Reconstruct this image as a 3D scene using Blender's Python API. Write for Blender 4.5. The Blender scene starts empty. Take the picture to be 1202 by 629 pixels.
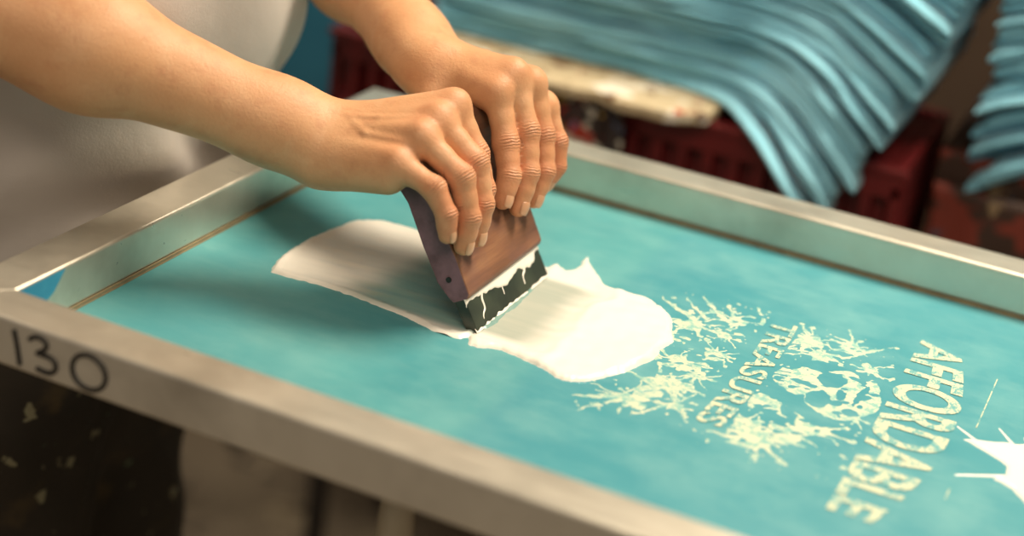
import bpy, bmesh, math, random
import numpy as np
from mathutils import Matrix, Vector
random.seed(7); rng=np.random.default_rng(11)
scene=bpy.context.scene
scene.view_settings.view_transform='Standard'

# ------------------------------------------------------------ helpers
def lin(h,s=1.0):
    h=h.lstrip('#'); r=[int(h[i:i+2],16)/255 for i in (0,2,4)]
    return tuple(((c/12.92) if c<=.04045 else ((c+.055)/1.055)**2.4)*s for c in r)+(1,)
def link(o,parent=None):
    bpy.context.collection.objects.link(o)
    if parent: o.parent=parent
    return o
def empty(n,loc=(0,0,0)):
    e=bpy.data.objects.new(n,None); e.empty_display_size=.05; e.location=(0,0,0); return link(e)
def mesh_obj(n,v,f,mat=None,parent=None,smooth=False):
    m=bpy.data.meshes.new(n)
    if isinstance(v,np.ndarray) and isinstance(f,np.ndarray):
        m.vertices.add(len(v)); m.vertices.foreach_set('co',v.astype(np.float32).ravel())
        k=f.shape[1]; m.loops.add(f.size); m.loops.foreach_set('vertex_index',f.astype(np.int32).ravel())
        m.polygons.add(len(f)); m.polygons.foreach_set('loop_start',np.arange(0,f.size,k,dtype=np.int32))
        m.polygons.foreach_set('loop_total',np.full(len(f),k,dtype=np.int32)); m.update(calc_edges=True); m.validate()
    else: m.from_pydata([tuple(map(float,q)) for q in v],[],[tuple(map(int,q)) for q in f]); m.update()
    if smooth: m.polygons.foreach_set('use_smooth',[True]*len(m.polygons))
    o=bpy.data.objects.new(n,m)
    if mat: m.materials.append(mat)
    return link(o,parent)
def attr(o,name,vals):
    a=o.data.attributes.new(name,'FLOAT','POINT'); a.data.foreach_set('value',np.asarray(vals,dtype=np.float32))
BOXF=[(0,3,2,1),(4,5,6,7),(0,1,5,4),(1,2,6,5),(2,3,7,6),(3,0,4,7)]
def boxes(n,bl,mat,parent=None,bev=0.0,seg=2):
    V=[];F=[]
    for (x0,x1,y0,y1,z0,z1) in bl:
        b=len(V); V+=[(x0,y0,z0),(x1,y0,z0),(x1,y1,z0),(x0,y1,z0),(x0,y0,z1),(x1,y0,z1),(x1,y1,z1),(x0,y1,z1)]
        F+=[tuple(b+i for i in f) for f in BOXF]
    o=mesh_obj(n,V,F,mat,parent)
    if bev: m=o.modifiers.new('b','BEVEL'); m.width=bev; m.segments=seg
    return o
def bez(n,pts,r,mat,parent=None,cyc=False):
    c=bpy.data.curves.new(n,'CURVE'); c.dimensions='3D'; c.bevel_depth=r; c.bevel_resolution=3; c.use_fill_caps=True
    s=c.splines.new('NURBS'); s.points.add(len(pts)-1)
    for p,q in zip(s.points,pts): p.co=(*q,1)
    s.use_endpoint_u=not cyc; s.use_cyclic_u=cyc; s.order_u=3
    o=bpy.data.objects.new(n,c); c.materials.append(mat); return link(o,parent)

# ------------------------------------------------------------ materials
class NT:
    def __init__(s,name):
        s.m=bpy.data.materials.new(name); s.m.use_nodes=True; s.t=s.m.node_tree; s.b=s.t.nodes['Principled BSDF']
        s.tc=s.n('ShaderNodeTexCoord').outputs['Object']
    def n(s,t,**k):
        x=s.t.nodes.new(t)
        for a,v in k.items(): setattr(x,a,v)
        return x
    def l(s,a,b): s.t.links.new(a,b)
    def set(s,i,v):
        if isinstance(v,bpy.types.NodeSocket): s.l(v,s.b.inputs[i])
        else: s.b.inputs[i].default_value=v
    def noise(s,scale,detail=4,rough=.55,vec=None,stretch=None):
        x=s.n('ShaderNodeTexNoise'); x.inputs['Scale'].default_value=scale; x.inputs['Detail'].default_value=detail; x.inputs['Roughness'].default_value=rough
        v=vec or s.tc
        if stretch:
            mp=s.n('ShaderNodeMapping'); mp.inputs['Scale'].default_value=stretch; s.l(v,mp.inputs['Vector']); v=mp.outputs[0]
        s.l(v,x.inputs['Vector']); return x.outputs['Fac']
    def ramp(s,fac,stops):
        r=s.n('ShaderNodeValToRGB'); e=r.color_ramp.elements
        while len(e)<len(stops): e.new(.5)
        for i,(p,c) in enumerate(stops): e[i].position=p; e[i].color=c if len(c)==4 else (*c,1)
        s.l(fac,r.inputs[0]); return r.outputs[0]
    def mix(s,fac,a,b):
        x=s.n('ShaderNodeMix',data_type='RGBA')
        for i,v in ((0,fac),(6,a),(7,b)):
            if isinstance(v,bpy.types.NodeSocket): s.l(v,x.inputs[i])
            else: x.inputs[i].default_value=v
        return x.outputs[2]
    def math(s,op,a,b=0.0):
        x=s.n('ShaderNodeMath',operation=op)
        for i,v in enumerate((a,b)):
            if isinstance(v,bpy.types.NodeSocket): s.l(v,x.inputs[i])
            else: x.inputs[i].default_value=v
        return x.outputs[0]
    def bump(s,h,strength=.3,dist=.001):
        b=s.n('ShaderNodeBump'); b.inputs['Strength'].default_value=strength; b.inputs['Distance'].default_value=dist
        s.l(h,b.inputs['Height']); s.l(b.outputs[0],s.b.inputs['Normal'])
    def at(s,name):
        a=s.n('ShaderNodeAttribute',attribute_name=name); return a.outputs['Fac']
def simple(name,c1,c2=None,scale=30,rough=.6,metal=0,bump=.2,bd=.001,detail=4,stretch=None,lo=.35,hi=.65):
    s=NT(name); c2=c2 or c1
    nz=s.noise(scale,detail,stretch=stretch)
    s.set('Base Color',s.ramp(nz,[(lo,c1),(hi,c2)])); s.set('Roughness',rough); s.set('Metallic',metal)
    if bump: s.bump(nz,bump,bd)
    return s.m
def BW(v): return (v,v,v,1)

# aluminium
s=NT('aluminium'); n1=s.noise(14,5,.6); n2=s.noise(160,3,.55,stretch=(.12,1,1)); n3=s.noise(8,4,.6)
c=s.mix(n1,lin('#c2baab'),lin('#e9e2d3')); c=s.mix(s.ramp(n3,[(.52,BW(0)),(.74,BW(.45))]),c,lin('#857b6d'))
s.set('Base Color',c); s.set('Metallic',.7); s.set('Roughness',s.ramp(n2,[(.25,BW(.27)),(.75,BW(.40))])); s.bump(n2,.12,.0003); M_alu=s.m
# mesh screen
s=NT('screen_emulsion'); sx=s.n('ShaderNodeSeparateXYZ'); s.l(s.tc,sx.inputs[0])
edge=s.ramp(s.math('ADD',sx.outputs[0],0.0),[(.335,BW(0)),(.35,BW(1))])
n1=s.noise(5,5,.6); n2=s.noise(45,5,.65,stretch=(.35,1,1)); n3=s.noise(11,6,.65)
c=s.mix(s.ramp(n1,[(.32,BW(0)),(.68,BW(1))]),lin('#428f99'),lin('#5ca5a9')); c=s.mix(s.math('MULTIPLY',edge,.5),c,lin('#34899b')); c=s.mix(s.ramp(n3,[(.45,BW(0)),(.72,BW(.36))]),c,lin('#83bab7')); c=s.mix(s.math('MULTIPLY',s.ramp(n2,[(.45,BW(0)),(.7,BW(1))]),.10),c,lin('#a4ccc6'))
s.set('Base Color',c); s.set('Roughness',s.ramp(n3,[(.3,BW(.36)),(.7,BW(.46))])); s.set('Specular IOR Level',.5)
s.bump(s.noise(1400,1),.05,.0002); M_screen=s.m
M_glue=simple('clear_tan_glue',lin('#82735a'),lin('#978869'),60,.5)
M_blue_tape=simple('blue_tape',lin('#2f83a8'),lin('#3f95b5'),40,.5)
s=NT('cream_stencil'); n1=s.noise(110,6,.8); n2=s.noise(25,4); s.set('Base Color',s.mix(s.ramp(n2,[(.4,BW(.05)),(.68,BW(.5))]),s.ramp(n1,[(.43,lin('#7fb4ac')),(.52,lin('#d0d2b6'))]),lin('#82b5ac'))); s.set('Roughness',.6); M_cream=s.m
s=NT('cream_worn'); n1=s.noise(140,6,.88,stretch=(1,.6,1)); s.set('Base Color',s.ramp(n1,[(.44,lin('#5da2a4')),(.52,lin('#cbceb0'))])); s.set('Roughness',.6); M_worn=s.m
s=NT('white_ink'); th=s.at('thin'); n2=s.noise(60,4,.6,stretch=(.08,1,1)); tl=s.at('teal')
c=s.mix(th,lin('#f1ebe1'),s.mix(n2,lin('#94a59c'),lin('#c4c2b4'))); c=s.mix(tl,c,s.mix(n2,lin('#508f90'),lin('#9cada0'))); s.set('Base Color',c); s.set('Roughness',.28); s.set('Specular IOR Level',.45)
s.bump(n2,.25,.0006); M_ink=s.m
M_marker=simple('black_marker',lin('#1a1714'),lin('#2a2622'),80,.5)
# wood
s=NT('squeegee_wood'); n1=s.noise(30,6,.6,stretch=(3,.25,3)); n2=s.noise(12,4)
c=s.ramp(n1,[(.3,lin('#5f3f2e')),(.55,lin('#85593f')),(.75,lin('#a07452'))]); c=s.mix(s.ramp(n2,[(.48,BW(0)),(.7,BW(.55))]),c,lin('#6a4c4e'))
s.set('Base Color',c); s.set('Roughness',.5); s.bump(n1,.3,.0006); M_wood=s.m
M_woodend=simple('stained_end_grain',lin('#5a3f44'),lin('#84606a'),50,.6)
M_rubber=simple('black_rubber',lin('#252a23'),lin('#3a4034'),40,.32,bump=.05)
# skin
s=NT('skin'); n1=s.noise(22,4,.6); n2=s.noise(420,4,.65); red=s.at('red'); wc=s.at('wcoord'); ww=s.at('wweight')
c=s.mix(n1,lin('#c68d62'),lin('#dcab81')); c=s.mix(s.math('MULTIPLY',red,.6),c,lin('#c6714f'))
wn=s.math('ADD',s.math('MULTIPLY',wc,2700.0),s.math('MULTIPLY',s.noise(190,3),10.0)); sn=s.math('MULTIPLY',s.math('SINE',wn),ww)
c=s.mix(s.math('MULTIPLY',s.math('MAXIMUM',sn,0.0),.40),c,lin('#80442b'))
c=s.mix(s.ramp(s.noise(70,3),[(.52,BW(0)),(.75,BW(.30))]),c,lin('#ad6848'))
c=s.mix(s.ramp(s.noise(38,4),[(.55,BW(0)),(.75,BW(.22))]),c,lin('#e8c49c'))
s.set('Base Color',c); s.set('Roughness',.50); s.set('Specular IOR Level',.42); s.set('Subsurface Weight',.08); s.set('Subsurface Scale',.005); s.set('Subsurface Radius',(1,.35,.2))
s.bump(s.math('SUBTRACT',s.math('MULTIPLY',n2,1.0),s.math('MULTIPLY',sn,.8)),.6,.0007); M_skin=s.m
M_nail=simple('fingernail',lin('#c99572'),lin('#d6a583'),30,.3,bump=0)
M_hair=simple('brown_hair',lin('#2d1d12'),lin('#4a3120'),60,.5,stretch=(1,1,.2),bump=.8)
M_eye=simple('eye_white',lin('#e8e4dc'),None,10,.2,bump=0)
s=NT('tshirt_grey'); n1=s.noise(6,4); n2=s.noise(500,2); s.set('Base Color',s.mix(n1,lin('#b3aaa4'),lin('#cfc7c0'))); s.set('Roughness',.9); s.bump(s.math('ADD',n1,s.math('MULTIPLY',n2,.05)),.4,.01); M_shirt=s.m
s=NT('paint_splattered_trousers'); n1=s.noise(9,5,.7); n2=s.noise(38,3,.6); n3=s.noise(21,3,.6)
c=s.mix(n1,lin('#17130f'),lin('#3b3124')); c=s.mix(s.ramp(n2,[(.66,BW(0)),(.69,BW(1))]),c,lin('#8a8468')); c=s.mix(s.ramp(n3,[(.68,BW(0)),(.7,BW(.8))]),c,lin('#5b6a50'))
c=s.mix(s.ramp(s.noise(14,4),[(.56,BW(0)),(.70,BW(.6))]),c,lin('#5c4a2a')); s.set('Base Color',c); s.set('Roughness',.85); s.bump(n1,.4,.006); M_pants=s.m
M_shoe=simple('shoe',lin('#1c1916'),lin('#2c2822'),20,.6)
s=NT('teal_tshirt'); n1=s.noise(9,4); n2=s.noise(400,2); n3=s.noise(45,4,.6,stretch=(.5,1,1)); s.set('Base Color',s.mix(n1,lin('#68b2cc'),lin('#a0d6e6'))); s.set('Roughness',.95); s.set('Specular IOR Level',.2); s.set('Sheen Weight',.25); s.bump(s.math('ADD',s.math('ADD',n1,s.math('MULTIPLY',n3,.5)),s.math('MULTIPLY',n2,.08)),.7,.010); M_teal=s.m
M_crate=simple('red_plastic',lin('#4c0e11'),lin('#6e1719'),14,.45,bump=.05)
def splat_mat(name,base,base2,cols,sc=24):
    s=NT(name); c=s.mix(s.noise(10,5),base,base2)
    for i,(col,t) in enumerate(cols):
        mp=s.n('ShaderNodeMapping'); mp.inputs['Location'].default_value=(i*3.7,i*1.3,i*2.1); s.l(s.tc,mp.inputs['Vector'])
        nz=s.noise(sc*(1+.35*i),3,.55,vec=mp.outputs[0]); c=s.mix(s.ramp(nz,[(t,BW(0)),(t+.03,BW(1))]),c,col)
    s.set('Base Color',c); s.set('Roughness',.65); return s.m
M_board=splat_mat('paint_stained_board',lin('#a08a68'),lin('#cbbd9f'),[(lin('#dcd4c4'),.55),(lin('#6b4a30'),.60),(lin('#b2482f'),.66),(lin('#55657a'),.68)],26)
M_rag=splat_mat('ink_stained_rag',lin('#1f1a1a'),lin('#3a2c2a'),[(lin('#c9c2b4'),.57),(lin('#a53324'),.58),(lin('#3a5a80'),.62),(lin('#c2a24a'),.65)],26)
M_clutter=splat_mat('stained_box',lin('#2c1d16'),lin('#4a2f22'),[(lin('#7a3022'),.57),(lin('#8a7456'),.64),(lin('#3a4a5a'),.66)],13)
M_cab=simple('blue_metal',lin('#2a7390'),lin('#3583a0'),4,.5,bump=.02)
M_dark=simple('dark_metal',lin('#2a2624'),lin('#3b3532'),10,.5)
M_steel=simple('worn_steel',lin('#a89c88'),lin('#cbbfa6'),12,.45,.4)
M_table=simple('table_wood',lin('#3a2a1e'),lin('#57402c'),8,.6)
M_floor=splat_mat('concrete_floor',lin('#776b5b'),lin('#91846f'),[(lin('#a1937a'),.58),(lin('#564b40'),.58),(lin('#bcae94'),.68)],9)
M_wall=simple('wall_paint',lin('#4a3a2e'),lin('#5c4a3a'),2,.9)

# ------------------------------------------------------------ SDF modelling
def smin(a,b,k):
    h=np.maximum(k-np.abs(a-b),0)/k
    return np.minimum(a,b)-h*h*k*.25
def d_cap(X,Y,Z,a,b,ra,rb):
    a=np.array(a,float);b=np.array(b,float);ab=b-a;L=max(ab@ab,1e-12)
    t=np.clip(((X-a[0])*ab[0]+(Y-a[1])*ab[1]+(Z-a[2])*ab[2])/L,0,1)
    return np.sqrt((X-a[0]-t*ab[0])**2+(Y-a[1]-t*ab[1])**2+(Z-a[2]-t*ab[2])**2)-(ra+(rb-ra)*t)
class Field:
    def __init__(s,lo,hi,h,arr=None):
        s.lo=np.array(lo,float); s.h=h; s.n=np.ceil((np.array(hi)-s.lo)/h).astype(int)+1
        s.A=np.full(s.n,1.0,np.float32)
    def sub(s,lo,hi):
        i0=np.clip(np.floor((np.array(lo)-s.lo)/s.h).astype(int),0,s.n-1); i1=np.clip(np.ceil((np.array(hi)-s.lo)/s.h).astype(int)+1,1,s.n)
        ax=[(s.lo[i]+s.h*np.arange(i0[i],i1[i])).astype(np.float32) for i in range(3)]
        return (slice(i0[0],i1[0]),slice(i0[1],i1[1]),slice(i0[2],i1[2])),ax[0][:,None,None],ax[1][None,:,None],ax[2][None,None,:]
    def cap(s,a,b,ra,rb,k=.005):
        m=max(ra,rb)+k+.012
        lo=np.minimum(a,b)-m;hi=np.maximum(a,b)+m
        sl,X,Y,Z=s.sub(lo,hi); s.A[sl]=smin(s.A[sl],d_cap(X,Y,Z,a,b,ra,rb),k)
    def ell(s,c,r,k=.005):
        m=max(r)+k+.012; c=np.array(c,float)
        sl,X,Y,Z=s.sub(c-m,c+m)
        q=np.sqrt(((X-c[0])/r[0])**2+((Y-c[1])/r[1])**2+((Z-c[2])/r[2])**2); s.A[sl]=smin(s.A[sl],(q-1)*min(r),k)
def nets(A,lo,h):
    I=A<0; nx,ny,nz=A.shape
    c=np.zeros((nx-1,ny-1,nz-1),np.uint8); corners=[(i,j,k) for i in (0,1) for j in (0,1) for k in (0,1)]
    for i,j,k in corners: c+=I[i:nx-1+i,j:ny-1+j,k:nz-1+k]
    act=(c>0)&(c<8); idx=np.argwhere(act); vid=np.full(act.shape,-1,np.int32); vid[act]=np.arange(len(idx))
    val=np.stack([A[idx[:,0]+i,idx[:,1]+j,idx[:,2]+k] for i,j,k in corners],1)
    pos=np.zeros((len(idx),3));cnt=np.zeros(len(idx))
    for p in range(8):
        for q in range(p+1,8):
            d=np.array(corners[q])-np.array(corners[p])
            if np.abs(d).sum()!=1: continue
            v0=val[:,p];v1=val[:,q];m=(v0<0)!=(v1<0); t=np.where(m,v0/np.where(m,v0-v1,1),0)
            pos+=m[:,None]*(np.array(corners[p])[None]+t[:,None]*d[None]);cnt+=m
    V=(idx+pos/cnt[:,None])*h+lo
    F=[]
    for ax in range(3):
        u,v=(ax+1)%3,(ax+2)%3
        s0=[slice(1,-1)]*3;s1=[slice(1,-1)]*3;s0[ax]=slice(0,-1);s1[ax]=slice(1,None)
        a=I[tuple(s0)];b=I[tuple(s1)];E=np.argwhere(a!=b); off=np.array([1,1,1]);off[ax]=0;
        ins=a[E[:,0],E[:,1],E[:,2]]; E=E+off
        def cell(du,dv):
            q=E.copy();q[:,u]+=du;q[:,v]+=dv;return vid[q[:,0],q[:,1],q[:,2]]
        Q=np.stack([cell(-1,-1),cell(0,-1),cell(0,0),cell(-1,0)],1)
        Q[~ins]=Q[~ins][:,::-1]; F.append(Q)
    return V,np.concatenate(F)

# ------------------------------------------------------------ height-field sheets (ink, stencil)
def sheet(name,x0,x1,y0,y1,h,fn,mat,parent=None,thin=None,xf=None,cut=-.0008,teal=None):
    xs=np.arange(x0,x1+h,h);ys=np.arange(y0,y1+h,h);X,Y=np.meshgrid(xs,ys,indexing='ij')
    Z=fn(X,Y); keep=(Z>cut); Zc=np.maximum(Z,cut)
    nx,ny=X.shape; id=np.arange(nx*ny).reshape(nx,ny)
    k=keep[:-1,:-1]|keep[1:,:-1]|keep[1:,1:]|keep[:-1,1:]
    F=np.stack([id[:-1,:-1][k],id[1:,:-1][k],id[1:,1:][k],id[:-1,1:][k]],1)
    used=np.unique(F); rm=np.full(nx*ny,-1);rm[used]=np.arange(len(used)); F=rm[F]
    P=np.stack([X.ravel(),Y.ravel(),Zc.ravel()],1)[used]
    T=thin(P[:,0],P[:,1]) if thin is not None else None
    T2=teal(P[:,0],P[:,1]) if teal is not None else None
    if xf is not None: P=xf(P)
    o=mesh_obj(name,P,F,mat,parent,smooth=True)
    attr(o,'thin',T if T is not None else np.zeros(len(P)))
    attr(o,'teal',T2 if T2 is not None else np.zeros(len(P)))
    return o
def poly_sd(X,Y,pts):
    pts=np.array(pts,float);d=np.full(X.shape,1e9);ins=np.zeros(X.shape,bool);n=len(pts)
    for i in range(n):
        a=pts[i];b=pts[(i+1)%n];e=b-a;wx=X-a[0];wy=Y-a[1];t=np.clip((wx*e[0]+wy*e[1])/(e@e),0,1)
        d=np.minimum(d,(wx-e[0]*t)**2+(wy-e[1]*t)**2)
        c=(a[1]>Y)!=(b[1]>Y); xi=(b[0]-a[0])*(Y-a[1])/(b[1]-a[1]+1e-15)+a[0]; ins^=c&(X<xi)
    return np.where(ins,1,-1)*np.sqrt(d)
def catmull(p,n=6):
    p=np.array(p,float);o=[];N=len(p)
    for i in range(N):
        a,b,c,d=p[i-1],p[i],p[(i+1)%N],p[(i+2)%N]
        for t in np.arange(n)/n: o.append(.5*((2*b)+(-a+c)*t+(2*a-5*b+4*c-d)*t*t+(-a+3*b-3*c+d)*t**3))
    return o
def wob(X,Y,s,seed=0):
    r=np.random.default_rng(seed);o=0
    for i in range(7):
        a=r.uniform(0,6.28);f=s*r.uniform(.6,1.7);o=o+np.sin((X*math.cos(a)+Y*math.sin(a))*f+r.uniform(0,6.28))
    return o/4
def sst(x,a,b):
    t=np.clip((x-a)/(b-a),0,1);return t*t*(3-2*t)

# ============================================================ SCREEN FRAME
W=.038;H=.038;D=.6054;LX=.80
frame=empty('screen_printing_frame')
def ring(x0,x1,y0,y1,w,z0,z1):
    V=[];
    for z in (z0,z1):
        V+=[(x0,y0,z),(x1,y0,z),(x1,y1,z),(x0,y1,z),(x0+w,y0+w,z),(x1-w,y0+w,z),(x1-w,y1-w,z),(x0+w,y1-w,z)]
    F=[]
    for i in range(4):
        j=(i+1)%4
        F+=[(8+i,8+j,8+4+j,8+4+i),(j,i,4+i,4+j),(i,j,8+j,8+i),(4+j,4+i,12+i,12+j)]
    return V,F
V,F=ring(0,LX,0,D,W,.0025,H); o=mesh_obj('aluminium_rails',V,F,M_alu,frame); b=o.modifiers.new('b','BEVEL');b.width=.0026;b.segments=4
V,F=ring(.014,LX-.014,.014,D-.014,W-.014,-.002,.0026); mesh_obj('glued_mesh_margin',V,F,M_screen,frame)
for i,(p,q) in enumerate([((.001,.001),(W-.001,W-.001)),((.001,D-.001),(W-.001,D-W+.001))]):
    bez('weld_bead_%d'%(i+1),[(p[0]+(q[0]-p[0])*t,p[1]+(q[1]-p[1])*t,H-.0004+.0002*math.sin(t*40)) for t in np.linspace(0,1,14)],.0009,M_alu,frame)
boxes('mesh_screen',[(W-.002,LX-W+.002,W-.002,D-W+.002,-.002,0)],M_screen,frame)
g=.0018
boxes('glue_line',[(W-.001,W+g,W,D-W,-.0005,.0006),(W,LX-W,D-W-g,D-W+.001,-.0005,.0006),(W,LX-W,W-.001,W+g,-.0005,.0006),(W-.001,W+.0010,W,D-W,0,.0028),(W,LX-W,D-W-.0010,D-W+.001,0,.0028)],M_glue,frame)
mesh_obj('blue_tape',[(W+.0006,.0385,.0365),(W+.0006,.088,.0365),(W+.0006,.075,.022),(W+.0006,.055,.012),(W+.0006,.0385,.020)],[(0,1,2,3,4)],M_blue_tape,frame)
# handwritten 130 on the front rail
yy=-.0003
bez('handwritten_1',[(.0665,yy,.0315),(.0685,yy,.024),(.070,yy,.016),(.0715,yy,.0075)],.0017,M_marker,frame)
bez('handwritten_3',[(.079,yy,.0285),(.083,yy,.0325),(.092,yy,.0315),(.093,yy,.0255),(.085,yy,.0205),(.086,yy,.0205),(.099,yy,.0205),(.101,yy,.0125),(.094,yy,.0075),(.085,yy,.0095)],.0017,M_marker,frame)
bez('handwritten_0',[(.1125+.0135+.0135*math.cos(a),yy,.0195+.0125*math.sin(a)) for a in np.linspace(0,2*math.pi,12,endpoint=False)],.0017,M_marker,frame,True)

# stencil artwork (open mesh): splatters, skull
circ=[];caps=[]
R=random.Random(5)
def splat(cx,cy,r,n,L,a0=0,a1=6.283):
    circ.append((cx,cy,r));
    for q in range(3): circ.append((cx+R.uniform(-1,1)*r*1.1,cy+R.uniform(-1,1)*r*1.1,r*R.uniform(.5,.85)))
    for i in range(n):
        a=a0+(a1-a0)*(i+R.uniform(-.5,.5))/n; l=r+L*R.uniform(.15,1)**1.5
        a2=a+R.uniform(-.35,.35)
        mx,my=cx+.5*l*math.cos(a),cy+.5*l*math.sin(a); ex,ey=mx+.5*l*math.cos(a2),my+.5*l*math.sin(a2); w=r*R.uniform(.14,.34)
        caps.append((cx+r*.3*math.cos(a),cy+r*.3*math.sin(a),mx,my,w*1.5,w*.7));caps.append((mx,my,ex,ey,w*.7,.0007))
        if R.random()<.6: circ.append((ex,ey,R.uniform(.0010,.0030)))
        if R.random()<.5:
            l2=R.uniform(.004,.012); circ.append((ex+l2*math.cos(a2),ey+l2*math.sin(a2),R.uniform(.0006,.0016)))
splat(.432,.262,.010,13,.045); splat(.421,.225,.007,9,.030,2,5.5); splat(.412,.372,.007,11,.034); splat(.440,.402,.006,11,.028);splat(.445,.235,.007,9,.03)
splat(.446,.335,.007,10,.024); splat(.510,.225,.012,11,.030); splat(.538,.262,.009,10,.026); splat(.500,.405,.009,12,.028); splat(.530,.418,.007,10,.024); splat(.500,.285,.008,9,.022);splat(.552,.385,.006,9,.020);splat(.425,.305,.009,10,.026);splat(.515,.385,.008,10,.03);splat(.405,.335,.005,8,.02);splat(.495,.245,.006,8,.02)
splat(.446,.290,.006,9,.026);splat(.442,.370,.006,9,.024);splat(.560,.300,.005,8,.016);splat(.525,.238,.006,8,.022)
caps+=[(.425,.235,.379,.200,.004,.0007),(.43,.245,.392,.188,.0035,.0007),(.415,.38,.379,.406,.004,.0006),(.42,.39,.392,.418,.003,.0006),(.515,.25,.548,.242,.004,.0008),(.535,.405,.558,.437,.003,.0007),(.41,.30,.384,.255,.003,.0006),(.418,.345,.38,.35,.0025,.0006),(.43,.40,.404,.43,.0025,.0006),(.46,.41,.449,.438,.0025,.0006)]
for i in range(260): circ.append((R.uniform(.382,.572),R.uniform(.192,.438),R.uniform(.0005,.0022)*R.uniform(.4,1.1)))
def art(X,Y):
    Xw=X+.0024*wob(X,Y,240,3)+.0008*wob(X,Y,900,13);Yw=Y+.0024*wob(X,Y,240,4)+.0008*wob(X,Y,900,14)
    d=np.full(X.shape,-1.0)
    for cx,cy,r in circ: d=np.maximum(d,r-np.hypot(Xw-cx,Yw-cy))
    for ax,ay,bx,by,ra,rb in caps:
        ex,ey=bx-ax,by-ay;t=np.clip(((Xw-ax)*ex+(Yw-ay)*ey)/(ex*ex+ey*ey),0,1);d=np.maximum(d,ra+(rb-ra)*t-np.hypot(Xw-ax-t*ex,Yw-ay-t*ey))
    band=np.maximum(np.abs(X-.4745)-.0140,np.abs(Yw-.322)-.104); d=np.minimum(d,band)
    def E(cx,cy,rx,ry): return (1-np.sqrt(((Xw-cx)/rx)**2+((Yw-cy)/ry)**2))*min(rx,ry)
    gap=E(.530,.330,.041,.048); d=np.minimum(d,-gap)
    sk=np.maximum(E(.544,.330,.028,.042),E(.514,.334,.022,.024))
    for cx,cy,rx,ry in [(.532,.348,.011,.013),(.530,.312,.009,.0135),(.516,.331,.008,.0045),(.556,.338,.0035,.020),(.548,.362,.007,.004),(.556,.306,.006,.008),(.543,.330,.003,.010)]: sk=np.minimum(sk,-E(cx,cy,rx,ry))
    tl=np.abs(((Yw-.332)/.0075+.5)%1-.5)*.0075
    sk=np.where((Xw<.503)&(np.abs(Yw-.332)<.024),np.minimum(sk,tl-.0011),sk)
    sk=np.minimum(sk,.0050-.0080*np.maximum(0,wob(X,Y,300,31)))
    d=np.maximum(d,sk)
    d=np.minimum(d,.0042-.0056*np.maximum(0,wob(X,Y,420,77)))
    return np.clip(d*.5,-.0008,.00025)
sheet('stencil_artwork',.372,.585,.180,.450,.0007,art,M_cream,frame,cut=-.0004)
def text(name,body,y0,y1,fx,off):
    c=bpy.data.curves.new(name,'FONT');c.body=body;c.size=1;c.offset=off;c.space_character=1.0
    o=bpy.data.objects.new(name,c);link(o);dg=bpy.context.evaluated_depsgraph_get();m=bpy.data.meshes.new_from_object(o.evaluated_get(dg));bpy.data.objects.remove(o)
    bm=bmesh.new();bm.from_mesh(m);bmesh.ops.remove_doubles(bm,verts=bm.verts,dist=1e-4);bmesh.ops.triangulate(bm,faces=bm.faces)
    bmesh.ops.subdivide_edges(bm,edges=[e for e in bm.edges if e.calc_length()>.15],cuts=2,use_grid_fill=False);bmesh.ops.triangulate(bm,faces=bm.faces)
    bm.to_mesh(m);bm.free()
    n=len(m.vertices);co=np.zeros(n*3);m.vertices.foreach_get('co',co);co=co.reshape(-1,3)
    mn=co.min(0);mx=co.max(0);u=(co[:,0]-mn[0])/(mx[0]-mn[0]);v=(co[:,1]-mn[1])/(mx[1]-mn[1])
    q=np.stack([fx(u,v),y0+(y1-y0)*u,np.full(n,.0005)],1);m.vertices.foreach_set('co',q.ravel());m.update()
    bm=bmesh.new();bm.from_mesh(m);bm.normal_update()
    bmesh.ops.delete(bm,geom=[f for f in bm.faces if f.calc_area()<1e-10],context='FACES_ONLY')
    for f in bm.faces:
        if f.normal.z<0:f.normal_flip()
    bm.to_mesh(m);bm.free()
    m.materials.clear();m.materials.append(M_worn);o=bpy.data.objects.new(name,m);link(o,frame)
    return o
text('stencil_word_top','AFFORDABLE',.468,.163,lambda u,v:.5745+v*(.031+.022*(1-(2*u-1)**2)),.026)
text('stencil_word_bottom','TREASURES',.424,.224,lambda u,v:.4645+.004*(1-(2*u-1)**2)+v*.0205,.018)
boxes('registration_line',[(.6397,.6406,.342,.435,0,.0003),(.6397,.6406,.225,.24,0,.0003)],M_worn,frame)

# ============================================================ WHITE INK
ink=empty('white_ink_puddle')
P1=catmull([(.284,.240),(.312,.236),(.3358,.231),(.3724,.2235),(.3905,.244),(.4073,.2874),(.4098,.3337),(.3964,.3699),(.3732,.3905),(.352,.394),(.333,.394),(.316,.412),(.298,.441),(.300,.415),(.294,.400),(.280,.398)])
def h1(X,Y):
    d=poly_sd(X+.0020*wob(X,Y,160,1)+.0006*wob(X,Y,700,17),Y+.0020*wob(X,Y,160,2)+.0006*wob(X,Y,700,18),P1)
    thick=sst(X+.004*wob(Y,Y*0,150,61),.322,.350)+ .8*sst(np.abs(Y-.315),.066,.076)
    thick=np.clip(thick,0,1)
    hh=.0007+thick*(.0030+.0012*wob(X,Y,70,5)+.0004*wob(X,Y,260,62)) + .0009*np.exp(-((X-.345-.006*wob(Y,Y,90,8))/.005)**2)
    e=np.where(d>0,np.minimum(1,np.sqrt(np.maximum(d,0)/.005)),0)
    return np.where(d>0,hh*e,d*.5)
sheet('ink_front_pool',.270,.42,.215,.452,.0010,h1,M_ink,ink,thin=lambda x,y:.95*(1-sst(x+.004*wob(y,y*0,300,51),.310,.342))*(1-sst(np.abs(y-.315),.055,.068)))
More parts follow.
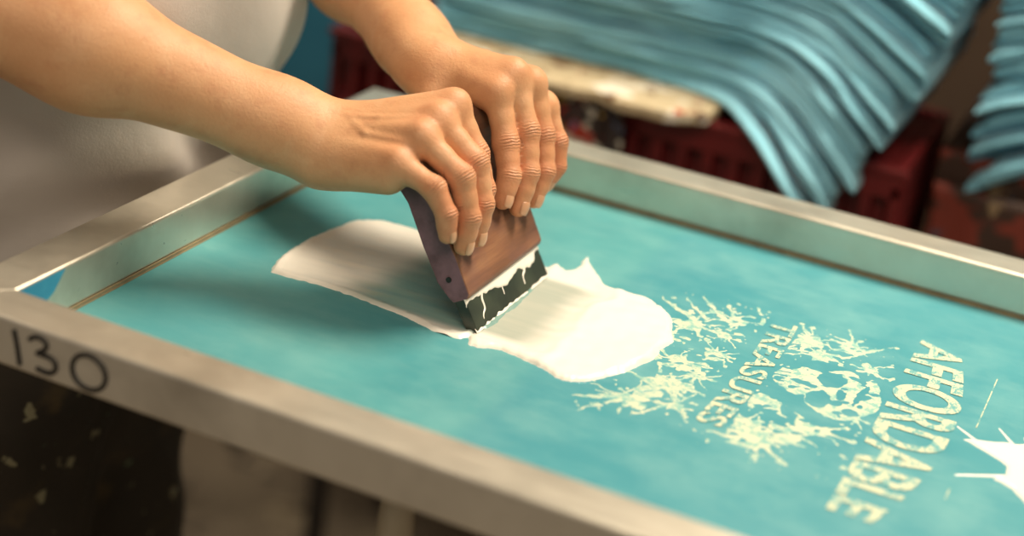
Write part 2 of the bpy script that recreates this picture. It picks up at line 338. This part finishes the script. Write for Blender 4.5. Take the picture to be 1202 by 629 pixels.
P2=catmull([(.108,.251),(.101,.295),(.104,.343),(.116,.383),(.150,.396),(.193,.391),(.25,.390),(.285,.388),(.285,.243),(.2263,.2405),(.1691,.2485),(.119,.244)])
def h2(X,Y):
    d=poly_sd(X+.0014*wob(X,Y,170,11)+.0007*wob(X,Y,600,15),Y+.0012*wob(X,Y,170,12)+.0007*wob(X,Y,600,16),P2)
    rim=np.exp(-((d-.004)/.0035)**2)
    hh=.0007+.0012*rim+.0003*wob(X*.2,Y,500,6)+.0008*(1-sst(X,.11,.16))
    return np.where(d>0,hh*np.minimum(1,np.sqrt(np.maximum(d,0)/.003)),d*.5)
tr=lambda x,y:np.clip(sst(x+.25*(.31-y)+.006*wob(x*.1,y,350,52),.165,.210)*(1-sst(np.abs(y-.302),.046,.062)),0,1)
sheet('ink_trail',.092,.292,.232,.402,.0010,h2,M_ink,ink,thin=lambda x,y:.9*tr(x,y),teal=lambda x,y:.95*tr(x,y)*sst(x,.16,.21))
P3=[(.636,.318),(.652,.327),(.668,.334),(.676,.341),(.672,.352),(.682,.344),(.70,.352),(.74,.36),(.755,.30),(.74,.24),(.70,.235),(.688,.252),(.678,.268),(.664,.272),(.672,.283),(.668,.300),(.655,.308)]
def h3(X,Y):
    d=poly_sd(X+.0015*wob(X,Y,200,33),Y+.0015*wob(X,Y,200,34),P3)
    for ax,ay,bx,by,w in [(.67,.30,.628,.335,.0022),(.675,.285,.64,.262,.0018),(.67,.33,.655,.352,.0015)]:
        t=np.clip(((X-ax)*(bx-ax)+(Y-ay)*(by-ay))/((bx-ax)**2+(by-ay)**2),0,1);d=np.maximum(d,w*(1-.7*t)-np.hypot(X-ax-t*(bx-ax),Y-ay-t*(by-ay)))
    return np.where(d>0,.0015*np.minimum(1,np.sqrt(np.maximum(d,0)/.003)),d*.5)
sheet('ink_splash',.62,.76,.228,.365,.0009,h3,M_ink,ink)

# ============================================================ SQUEEGEE
sq=empty('squeegee')
th=math.atan2(.073,.123); UP=np.array([-math.sin(th),0,math.cos(th)]);NF=np.array([math.cos(th),0,math.sin(th)])
O=np.array([.287,0,.0008])
def sqp(s_,t_,y): return O+UP*s_+NF*t_+np.array([0,y,0])
Y0,Y1=.249,.382
def prism(name,prof,y0,y1,mat,bev,endmat=None):
    n=len(prof);V=[sqp(s_,t_,y) for y in (y0,y1) for s_,t_ in prof];F=[tuple(range(n-1,-1,-1)),tuple(range(n,2*n))]+[(i,(i+1)%n,n+(i+1)%n,n+i) for i in range(n)]
    o=mesh_obj(name,V,F,mat,sq)
    bm=bmesh.new();bm.from_mesh(o.data);bmesh.ops.recalc_face_normals(bm,faces=bm.faces);bm.to_mesh(o.data);bm.free()
    if endmat: o.data.materials.append(endmat); o.data.polygons[0].material_index=1;o.data.polygons[1].material_index=1
    b=o.modifiers.new('b','BEVEL');b.width=bev;b.segments=3;b.limit_method='ANGLE';b.angle_limit=.6;return o
prism('rubber_blade',[(0,-.0015),(.0015,0),(.045,0),(.045,-.009),(0,-.009)],Y0,Y1,M_rubber,.0006)
prism('wooden_handle',[(.027,.003),(.030,.0055),(.060,.0065),(.092,.004),(.118,.004),(.132,.009),(.145,.011),(.154,.009),(.159,.002),(.160,-.006),(.156,-.015),(.146,-.020),(.130,-.020),(.108,-.015),(.075,-.0165),(.045,-.0165),(.032,-.0125),(.027,-.010)],Y0-.001,Y1+.001,M_wood,.0012,M_woodend)
def hb(S,Y):   # wet ink smeared on rubber face (S along blade, Y across)
    Sw=S+.0012*wob(S,Y,500,71);Yw=Y+.0015*wob(S,Y,400,72)
    n=wob(Y,Y*0,130,21);top=.0240-.007*np.clip(n+.35,0,1.2)
    d1=Sw-top; d2=.0016+.0010*wob(Y,Y*0,160,24)-Sw
    dr=-1.0*np.ones_like(S)
    for y,b,w,sl_ in [(.266,.006,.0011,.5),(.306,.012,.0008,.3),(.341,.007,.0011,.6)]:
        t=np.clip((Sw-b)/.02,0,1);dr=np.maximum(dr,w*(.6+t)-np.hypot(Yw-y-(Sw-b)*sl_,np.minimum(Sw-b,0)))
    d=np.maximum(np.maximum(d1,d2),dr); d=np.minimum(d,np.minimum(Y-Y0+.0002,Y1+.0002-Y))
    return np.where(d>0,.0007*np.minimum(1,np.sqrt(np.maximum(d,0)/.0015)),d*.5)
sheet('ink_on_blade',0.0003,.0275,Y0-.001,Y1+.001,.0007,hb,M_ink,sq,xf=lambda P:O+P[:,:1]*UP+(P[:,2:]+.0001)*NF+P[:,1:2]*np.array([0,1,0]))
me=bpy.data.meshes.new('hang_hole');bm=bmesh.new();bmesh.ops.create_cone(bm,cap_ends=True,segments=20,radius1=.0022,radius2=.0022,depth=.0012);bm.to_mesh(me);bm.free()
ho=bpy.data.objects.new('screw_hole',me);me.materials.append(M_marker);link(ho,sq);ho.location=sqp(.045,-.006,Y0-.0012);ho.rotation_euler=(math.pi/2,0,0)

# ============================================================ PERSON
person=empty('person')
def build_arm(name,fing,thumb,wrist,elbow,shoulder,carp,acr,dors,lo,hi,extra,fs=1.06):
    h=.0015; G=Field(lo,hi,h)
    acr=np.array(acr,float);acr/=np.linalg.norm(acr);dors=np.array(dors,float);dors/=np.linalg.norm(dors);wrist=np.array(wrist,float);elbow=np.array(elbow,float)
    # palm
    for i,(mcp,rm) in enumerate(zip([f[0] for f in fing],(.0125,.0125,.012,.011))):
        c=wrist+acr*carp[i]; m=np.array(mcp)
        G.cap(c,m,.0150,rm,.012)
        G.cap(c-dors*.005,m-dors*.006-(m-c)*.08,.0145,.010,.012)
        G.cap(c+(m-c)*.35+dors*.0104,m+dors*.0084,.0020,.0031,.0055)
    for a,b,ra,rb in extra: G.cap(a,b,ra,rb,.014)
    # forearm
    ax=elbow-wrist;L=np.linalg.norm(ax);ax/=L
    p=lambda t,o=0.,u=0.:wrist+ax*L*t+acr*o+dors*u
    G.cap(p(-.07,.008),p(.12,.009),.0185,.0195,.02);G.cap(p(-.07,-.008),p(.12,-.009),.0185,.0195,.02)
    G.cap(p(.12,.009),p(.62,.008),.0195,.034,.03);G.cap(p(.12,-.009),p(.62,-.008),.0195,.033,.03)
    G.cap(p(.62,.005),p(.98),.035,.037,.03);G.cap(p(.62,-.006),p(.98),.035,.037,.03)
    G.cap(elbow,np.array(shoulder),.038,.047,.03)
    u=p(0.0,-.021 if carp[3]<carp[0] else .021,.008);G.ell(u,(.0075,.0075,.0075),.012)
    # veins and tendons on the back of hand / forearm
    M=[np.array(f[0],float) for f in fing]
    sgn=1 if carp[0]>0 else -1
    def vein(pts,r=.0014,k=.0033):
        for a,b in zip(pts[:-1],pts[1:]): G.cap(a,b,r,r,k)
    m12=(M[1]+M[2])/2;m01=(M[0]+M[1])/2;m23=(M[2]+M[3])/2
    wd=.0160
    vein([m12+dors*.0085,(m12*.6+wrist*.4)+dors*.0140,(m12*.3+wrist*.7)+dors*wd+acr*.003,wrist+acr*.006*sgn+dors*(wd+.0015),p(.12,.010*sgn,.019)])
    vein([m23+dors*.0078,(m23*.6+wrist*.4)+dors*.0132-acr*.002*sgn,(m12*.3+wrist*.7)+dors*wd+acr*.003])
    # fingers
    FA=np.full(G.A.shape,1.0,np.float32)
    rads=[tuple(q*fs for q in r) for r in [(.0108,.0089,.0099,.0083,.0085,.0076),(.0110,.0091,.0101,.0084,.0086,.0078),(.0105,.0087,.0096,.0080,.0082,.0074),(.0096,.0078,.0086,.0071,.0073,.0066)]]
    joints=[]
    def chain(pts,r):
        P=[np.array(q,float) for q in pts];mn=np.min(P,0)-.028;mx=np.max(P,0)+.028
        sl,X,Y,Z=G.sub(mn,mx);T=np.full(FA[sl].shape,1.0,np.float32)
        q=[P[0]]
        for i in range(1,len(P)):
            q+=[(P[i-1]+P[i])/2,P[i]];
        for i in range(len(q)-1): T=smin(T,d_cap(X,Y,Z,q[i],q[i+1],r[min(i,len(r)-1)],r[min(i+1,len(r)-1)]),.0035)
        FA[sl]=np.minimum(FA[sl],T)
    for f,r in zip(fing,rads):
        rr=(r[0],r[1],r[2],r[3],r[4],r[5],r[5]*.93);chain(f,rr)
        for j in (1,2): 
            t=np.array(f[j+1])-np.array(f[j-1]);joints.append((np.array(f[j]),t/np.linalg.norm(t),.012 if j==1 else .008))
    chain(thumb,(.0125,.0115,.0118,.0098,.0105,.0092,.0088))
    G.A=smin(G.A,FA,.006)
    V,F=nets(G.A,G.lo,h)
    o=mesh_obj(name,V,F,M_skin,person,smooth=True)
    red=np.zeros(len(V));wc=np.zeros(len(V));ww=np.zeros(len(V));best=np.full(len(V),1e9)
    for J,t,w in joints:
        q=V-J;d=np.linalg.norm(q,axis=1);red+=np.exp(-(d/.013)**2)
        m=d<best;al=q@t;best=np.where(m,d,best);wc=np.where(m,al,wc)
        fin=NF-t*(NF@t);fin/=np.linalg.norm(fin)
        ww=np.where(m,np.exp(-(al/(w*.38))**2)*np.clip((q@fin)/.006,0,1)*(d<.02),ww)
    for f in fing:
        red+=.9*np.exp(-(np.linalg.norm(V-np.array(f[3]),axis=1)/.011)**2)+.6*np.exp(-(np.linalg.norm(V-np.array(f[0]),axis=1)/.014)**2)
    attr(o,'red',np.clip(red,0,1));attr(o,'wcoord',wc);attr(o,'wweight',ww)
    # nails
    V2=[];F2=[]
    for f,r in zip(fing,rads):
        a=np.array(f[2],float);b=np.array(f[3],float);t=(b-a)/np.linalg.norm(b-a);nf=NF-t*(NF@t);nf/=np.linalg.norm(nf);sd=np.cross(t,nf)
        c=b-t*.0005;R_=r[5];base=len(V2);nu,nv=9,9
        for i in range(nu):
            for j in range(nv):
                u_=-1+2*i/(nu-1);v_=-1+2*j/(nv-1)
                ww_=1-.12*max(0,-v_)**2-.25*max(0,v_)**3
                ang=u_*.80*ww_; rad=R_*1.02
                V2.append(c+t*(v_*.0056-.0006*(u_*u_)*(1 if v_>0 else -1))+nf*(rad*math.cos(ang)-.0012*max(0,v_)**2-.0008*max(0,-v_)**3)+sd*(rad*math.sin(ang)*.95))
        for i in range(nu-1):
            for j in range(nv-1): k=base+i*nv+j;F2.append((k,k+1,k+nv+1,k+nv))
    no=mesh_obj(name+'_fingernails',V2,F2,M_nail,person,smooth=True);sm=no.modifiers.new('s','SOLIDIFY');sm.thickness=.0005;sm.offset=0
    return o
near=[[(.2256,.295,.1517),(.2475,.2945,.1195),(.2585,.292,.095),(.2585,.290,.072)],
      [(.2235,.275,.1445),(.2560,.276,.1195),(.267,.273,.091),(.2665,.270,.0655)],
      [(.221,.255,.136),(.256,.255,.114),(.2665,.2535,.086),(.2655,.2515,.0645)],
      [(.214,.236,.119),(.244,.2362,.108),(.256,.2365,.091),(.258,.237,.0755)]]
build_arm('right_arm',near,[(.158,.272,.117),(.176,.290,.118),(.188,.300,.104),(.202,.306,.082)],(.140,.252,.115),(-.10,.125,.200),(-.105,.160,.40),(.012,.004,-.004,-.012),
   (.2,.84,.51),(-.22,-.47,.856),(-.16,.07,.05),(.29,.34,.40),
   [((.150,.238,.100),(.206,.236,.106),.0160,.0115),((.150,.262,.112),(.178,.286,.117),.0165,.0135)])
far=[[(.2325,.358,.149),(.2490,.348,.1135),(.2590,.339,.092),(.2595,.3312,.0745)],
     [(.2370,.374,.160),(.2570,.367,.1205),(.2670,.357,.092),(.2665,.3475,.0655)],
     [(.2465,.391,.1515),(.2630,.387,.1135),(.2720,.379,.088),(.2695,.3705,.066)],
     [(.2540,.407,.130),(.2690,.405,.1045),(.2730,.402,.086),(.2680,.397,.072)]]
build_arm('left_arm',far,[(.172,.367,.145),(.180,.350,.132),(.188,.340,.112),(.202,.334,.088)],(.154,.388,.1515),(-.05,.565,.195),(-.08,.53,.40),(-.012,-.004,.004,.012),
   (.33,.9,-.3),(-.03,.324,.94),(-.14,.28,.05),(.30,.64,.40),
   [((.165,.400,.140),(.235,.406,.126),.0150,.0110),((.158,.376,.145),(.182,.354,.136),.0165,.0135)])
# shirt
G=Field((-.36,0,-.14),(.16,.70,.58),.0045)
yc=.35
for sgn in (-1,1):
    G.cap((-.155,yc+sgn*.060,-.07),(-.118,yc+sgn*.060,.14),.104,.110,.05)
    G.cap((-.118,yc+sgn*.060,.14),(-.06,yc+sgn*.065,.40),.110,.112,.05)
G.cap((-.075,.185,.455),(-.06,.52,.455),.062,.062,.06)
G.cap((-.095,.165,.455),(-.103,.146,.31),.066,.062,.03);G.cap((-.075,.53,.455),(-.066,.545,.31),.066,.062,.03)
sl,X,Y,Z=G.sub((-9,-9,-9),(9,9,9))
G.A=G.A+.0050*np.sin(38*(Z+.5*Y)+3*np.sin(9*Y+5*X))*np.sin(11*Y+2)+.0034*np.sin(70*(Y*.6+Z*.8-X)+2*np.sin(20*Z))
G.A=np.maximum(G.A,-.118-Z+.012*np.sin(20*Y))
G.A=np.maximum(G.A,Z-.50-.1*(X+.06))
V,F=nets(G.A.astype(np.float32),G.lo,G.h); mesh_obj('tshirt',V,F,M_shirt,person,smooth=True)
# trousers
G=Field((-.36,.05,-.95),(.05,.66,-.05),.007)
for sgn in (-1,1):
    G.cap((-.170,yc+sgn*.055,-.09),(-.180,yc+sgn*.065,-.2),.098,.100,.05)
    G.cap((-.185,yc+sgn*.075,-.2),(-.180,yc+sgn*.085,-.50),.098,.080,.03);G.cap((-.18,yc+sgn*.085,-.50),(-.21,yc+sgn*.09,-.86),.080,.062,.03)
sl,X,Y,Z=G.sub((-9,-9,-9),(9,9,9))
G.A=G.A+.004*np.sin(30*(Z+.4*Y)+3*np.sin(14*Y+5*X))+.002*np.sin(60*Z+4*np.sin(30*Y))
G.A=np.maximum(G.A,-.895-Z);G.A=np.maximum(G.A,Z+.07)
V,F=nets(G.A.astype(np.float32),G.lo,G.h); mesh_obj('trousers',V,F,M_pants,person,smooth=True)
G=Field((-.34,.15,-.96),(.05,.55,-.84),.004)
for sgn in (-1,1):
    y=yc+sgn*.09
    G.cap((-.23,y,-.905),(-.08,y+sgn*.01,-.918),.042,.030,.02);G.cap((-.215,y,-.88),(-.205,y,-.86),.045,.045,.02)
sl,X,Y,Z=G.sub((-9,-9,-9),(9,9,9));G.A=np.maximum(G.A,-.949-Z+0*X)
V,F=nets(G.A.astype(np.float32),G.lo,G.h); mesh_obj('shoes',V,F,M_shoe,person,smooth=True)
# head + neck
G=Field((-.12,.22,.42),(.20,.48,.84),.0035)
G.cap((-.045,yc,.47),(.02,yc,.63),.060,.054,.03);G.ell((.03,yc,.715),(.092,.074,.088),.02);G.ell((.075,yc,.665),(.050,.050,.060),.03)
G.cap((.118,yc,.712),(.142,yc,.685),.008,.012,.012);G.cap((.115,yc-.015,.648),(.115,yc+.015,.648),.008,.008,.006);G.cap((.112,yc-.014,.636),(.112,yc+.014,.636),.008,.008,.006)
G.cap((.105,yc-.035,.732),(.112,yc+.035,.732),.010,.010,.012);G.ell((.105,yc,.615),(.020,.022,.016),.02)
for sgn in (-1,1): G.ell((.03,yc+sgn*.077,.70),(.016,.009,.030),.006)
V,F=nets(G.A,G.lo,G.h); o=mesh_obj('head',V,F,M_skin,person,smooth=True)
for a in ('red','wcoord','wweight'): attr(o,a,np.zeros(len(V)))
G=Field((-.12,.22,.58),(.18,.48,.86),.004)
G.ell((.018,yc,.728),(.100,.083,.096),.02)
sl,X,Y,Z=G.sub((-9,-9,-9),(9,9,9));G.A=np.maximum(G.A,(X-.02)*.75-(Z-.74)+.006*np.sin(60*Y))+.002*np.sin(150*Y+60*X)
V,F=nets(G.A.astype(np.float32),G.lo,G.h); mesh_obj('hair',V,F,M_hair,person,smooth=True)
for i,sgn in enumerate((-1,1)):
    me=bpy.data.meshes.new('eye');bm=bmesh.new();bmesh.ops.create_uvsphere(bm,u_segments=24,v_segments=16,radius=.012);bm.to_mesh(me);bm.free();me.materials.append(M_eye)
    e=bpy.data.objects.new('eye_%d'%(i+1),me);link(e,person);e.location=(.105,yc+sgn*.030,.705)

# ============================================================ SHIRT STACKS
def stack(name,x0,yf,yb,z0,hs,xe0,xe1,drops,bend,yfwd,zlim,mirror=None,seed=1):
    r=np.random.default_rng(seed);V=[];F=[];nu,nv=120,26;N=len(hs);zz=z0
    for i in range(N):
        h=hs[i];zmid=zz+h/2;zz+=h
        f_=i/(N-1);drop=drops[0]+(drops[1]-drops[0])*min(1,f_*1.4)
        xe=xe0+(xe1-xe0)*f_**.8+r.uniform(-.010,.010);jy=r.uniform(-.010,.012);ph=r.uniform(0,6.28,8);base=len(V);xs=x0+r.uniform(-.01,.01)
        xdi=xe-bend
        for a in range(nu+1):
            t=a/nu;x=xs+(xe-xs)*t
            q0=max(0,(x-xdi)/(xe-xdi));q=q0**2; q2=float(sst(x,xdi-.06,xe-.02))
            slope=drop*2*q0/bend
            dz=-drop*q;dy=-yfwd*q2*(1-.5*f_)
            zc=zmid+dz+.0009*math.sin(x*19+ph[0])+.0005*math.sin(x*61+ph[6])+.003*math.sin(x*8+1)*f_
            yfr=yf+jy+dy+.004*math.sin(x*12+ph[2])+.0022*math.sin(x*41+ph[3])+.0012*math.sin(x*97+ph[7])
            e=max(0.0,1-((1-t)/.012)) if t>.988 else 0; tk=1-e*.7
            ybk=yb if zc>zlim else min(yb,yfr+.040)
            for b in range(nv):
                th_=-math.pi/2+math.pi*b/(nv-1)
                hh=h*.54*tk*(1+.10*math.sin(x*23+ph[4])+.05*math.sin(x*71+ph[5]))*(1+.45*min(slope,2.0))
                groove=(.0045+.002*math.sin(x*33+ph[1]))*math.exp(-(th_/.20)**2) if h>.012 else 0
                y=yfr+.016*(1-math.cos(th_))+groove;z=zc+hh*math.sin(th_)
                V.append(((x if mirror is None else mirror-x),y,z))
            V.append(((x if mirror is None else mirror-x),ybk,zc+hh));V.append(((x if mirror is None else mirror-x),ybk,zc-hh))
        m=nv+2
        for a in range(nu):
            for b in range(m):
                k=base+a*m+b;k2=base+a*m+(b+1)%m;q_=(k,k+m,k2+m,k2);F.append(q_ if mirror is None else q_[::-1])
        F.append(tuple(base+b for b in range(m)));F.append(tuple(base+nu*m+b for b in range(m-1,-1,-1)))
    return mesh_obj(name,V,F,M_teal,None,smooth=True)
rh=random.Random(4)
stack('folded_tshirt_stack',-.10,.925,1.12,.0135,[rh.choice((.0085,.010,.0135,.0155)) for _ in range(24)],.405,.525,(.078,.032),.125,.105,.010,None,3)
stack('folded_tshirt_stack.001',.40,1.00,1.30,.002,[rh.choice((.0085,.010,.0135,.0155)) for _ in range(26)],.895,.93,(.040,.015),.10,.04,-.5,1.43,9)
# crates on a work table
def crate(n,x0,x1,y0,y1,z0,z1):
    B=[];w=.012
    B+=[(x0,x1,y0,y1,z0,z0+.008)]
    for (a0,a1,b0,b1) in ((x0,x1,y0,y0+w),(x0,x1,y1-w,y1),(x0,x0+w,y0+w,y1-w),(x1-w,x1,y0+w,y1-w)):
        B+=[(a0,a1,b0,b1,z1-.035,z1),(a0,a1,b0,b1,z0+.008,z0+.04),(a0,a1,b0,b1,(z0+z1)/2-.012,(z0+z1)/2+.012),(a0,a1,b0,b1,z1-.095,z1-.083)]
    k=12
    for i in range(k+1):
        t=i/k;x=x0+(x1-x0-w)*t;y=y0+(y1-y0-w)*t
        B+=[(x,x+w,y0+.001,y0+w-.001,z0+.03,z1-.02),(x,x+w,y1-w+.001,y1-.001,z0+.03,z1-.02),(x0+.001,x0+w-.001,y,y+w,z0+.03,z1-.02),(x1-w+.001,x1-.001,y,y+w,z0+.03,z1-.02)]
    B+=[(x0-.004,x1+.004,y0-.004,y0+.002,z1-.01,z1-.002),(x0+w+.004,x1-w-.004,y0+w+.006,y1-w-.004,z0+.01,z1-.006)]
    return boxes(n,B,M_crate,None,.0015,2)
crate('milk_crate',-.20,.105,.880,1.24,-.335,-.001)
crate('milk_crate.001',.115,.475,.880,1.13,-.335,-.001)
tb=empty('work_table')
boxes('table_top',[(-.27,1.35,.83,1.66,-.37,-.336)],M_table,tb,.004)
boxes('table_legs',[(x,x+.05,y,y+.05,-.95,-.37) for x,y in ((.13,.85),(1.28,.85),(-.10,1.59),(1.28,1.59))],M_table,tb,.003)
# board
nx=30
V=[];F=[]
for a in range(nx+1):
    t=a/nx;x=-.13+.395*t;yj=.835+.006*math.sin(t*21)+.004*math.sin(t*47);e=.0 if t<.95 else (t-.95)*.3
    V+=[(x,yj+e,.0005),(x,yj+e,.0125),(x,1.11-e,.0125),(x,1.11-e,.0005)]
for a in range(nx):
    for b in range(4):k1=a*4+b;k2=a*4+(b+1)%4;F.append((k1,k2,k2+4,k1+4))
F+=[(3,2,1,0),(nx*4,nx*4+1,nx*4+2,nx*4+3)]
o=mesh_obj('paint_stained_board',V,F,M_board);b=o.modifiers.new('b','BEVEL');b.width=.002;b.segments=2;b.limit_method='ANGLE'
def drape(name,x0,x1,y0,z0,dz,mat,amp=1.0,ph=0.0,th_=.003):
    V=[];F=[];nu,nv=80,24
    for a in range(nu+1):
        for b in range(nv+1):
            u=a/nu;v=b/nv;x=x0+(x1-x0)*u+.008*math.sin(v*6+ph)
            V.append((x,y0-.012*v+amp*(.008*math.sin(u*24+v*3+ph)*(.3+.7*v)-.004*math.sin(u*57+ph)*v),z0-(dz+.02*math.sin(u*9+ph))*v))
    for a in range(nu):
        for b in range(nv):k1=a*(nv+1)+b;F.append((k1,k1+1,k1+nv+2,k1+nv+1))
    o=mesh_obj(name,V,F,mat,None,True);m=o.modifiers.new('s','SOLIDIFY');m.thickness=th_;return o
drape('ink_stained_rag',-.03,.17,.856,-.0035,.13,M_rag)
# box under second stack
boxes('storage_box',[(.495,1.2,.985,1.42,-.335,-.012),(.49,1.21,.98,1.43,-.07,0)],M_clutter,None,.004)
drape('stained_cloth',.49,.91,.958,-.03,.26,M_clutter,.9,.6,.004)
# blue cabinet with dark post
cab=empty('blue_cabinet');boxes('body',[(-.62,-.30,1.15,1.42,-.335,.75)],M_cab,cab,.006);boxes('door_panels',[(-.61,-.465,1.142,1.15,-.31,.70),(-.455,-.31,1.142,1.15,-.31,.70)],M_cab,cab,.004);boxes('handles',[(-.475,-.468,1.125,1.142,-.1,.05),(-.452,-.445,1.125,1.142,-.1,.05)],M_dark,cab,.002)
boxes('cabinet_legs',[(x,x+.025,y,y+.025,-.95,-.335) for x in (-.62,-.325) for y in (1.15,1.395)],M_dark,cab,.003)
boxes('shelf_post',[(-.262,-.215,1.45,1.5,-.335,1.2),(-.268,-.205,1.44,1.51,-.335,-.32)],M_dark,None,.004)
# platen
pl=empty('printing_platen');boxes('board',[(.345,.74,.055,.56,-.024,-.0095)],M_dark,pl,.004)
boxes('tshirt_on_platen',[(.338,.747,.046,.568,-.018,-.0045)],M_teal,pl,.004)
boxes('support_arm',[(.42,.66,.28,.33,-.06,-.0245),(.51,.57,.275,.335,-.93,-.06),(.38,.70,.15,.46,-.95,-.93),(.30,.50,.075,.10,-.045,-.0245),(.48,.505,.08,.30,-.045,-.0245)],M_steel,pl,.005)
me=bpy.data.meshes.new('clamp_knob');bm=bmesh.new();bmesh.ops.create_cone(bm,cap_ends=True,segments=28,radius1=.014,radius2=.011,depth=.05);bm.to_mesh(me);bm.free();me.materials.append(M_steel)
ho=bpy.data.objects.new('clamp_knob',me);link(ho,pl);ho.location=(.312,.087,-.065);bv=ho.modifiers.new('b','BEVEL');bv.width=.004;bv.segments=3

# ============================================================ ROOM + LIGHT
boxes('floor',[(-2.2,3.0,-1.6,2.8,-1.0,-.95)],M_floor)
boxes('wall_back',[(-2.2,3.0,2.8,2.9,-.95,1.9)],M_wall)
boxes('wall_left',[(-2.3,-2.2,-1.6,2.8,-.95,1.9)],M_wall)
def area(n,loc,tgt,size,e,col):
    l=bpy.data.lights.new(n,'AREA');l.shape='RECTANGLE';l.size=size[0];l.size_y=size[1];l.energy=e;l.color=col
    o=bpy.data.objects.new(n,l);link(o);o.location=loc;o.rotation_euler=(Vector(tgt)-Vector(loc)).to_track_quat('-Z','Y').to_euler();return o
area('ceiling_lamp',(.75,1.0,1.6),(.3,.35,0),(.9,.45),53,(1,.87,.67))
area('ceiling_lamp.001',(.9,-1.0,1.6),(.25,.4,0),(1.2,.5),16,(1,.86,.66))
area('floor_fill_light',(-1.1,.6,1.7),(-.6,1.3,-.95),(.8,.5),22,(1,.86,.68))  # added fill light, not a room lamp; brightens the floor behind and under the furniture
w=bpy.data.worlds.new('World');scene.world=w;w.use_nodes=True;w.node_tree.nodes['Background'].inputs[0].default_value=(1,.86,.70,1);w.node_tree.nodes['Background'].inputs[1].default_value=.22

# ============================================================ CAMERA
Rw=[[0.90366,0.40985,0.12423],[0.26846,-0.3161,-0.90995],[-0.33367,0.85563,-0.39568]]
cam=bpy.data.cameras.new('camera');co=bpy.data.objects.new('camera',cam);link(co)
M=Matrix.Identity(4)
for i in range(3):
    M[i][0]=Rw[0][i];M[i][1]=-Rw[1][i];M[i][2]=-Rw[2][i]
M[0][3],M[1][3],M[2][3]=.71052,-.78688,.53862
co.matrix_world=M;cam.sensor_width=36;cam.lens=1972.6*36/1202;cam.clip_start=.02
cam.dof.use_dof=True;cam.dof.focus_distance=1.26;cam.dof.aperture_fstop=2.0
scene.camera=co
print('done')
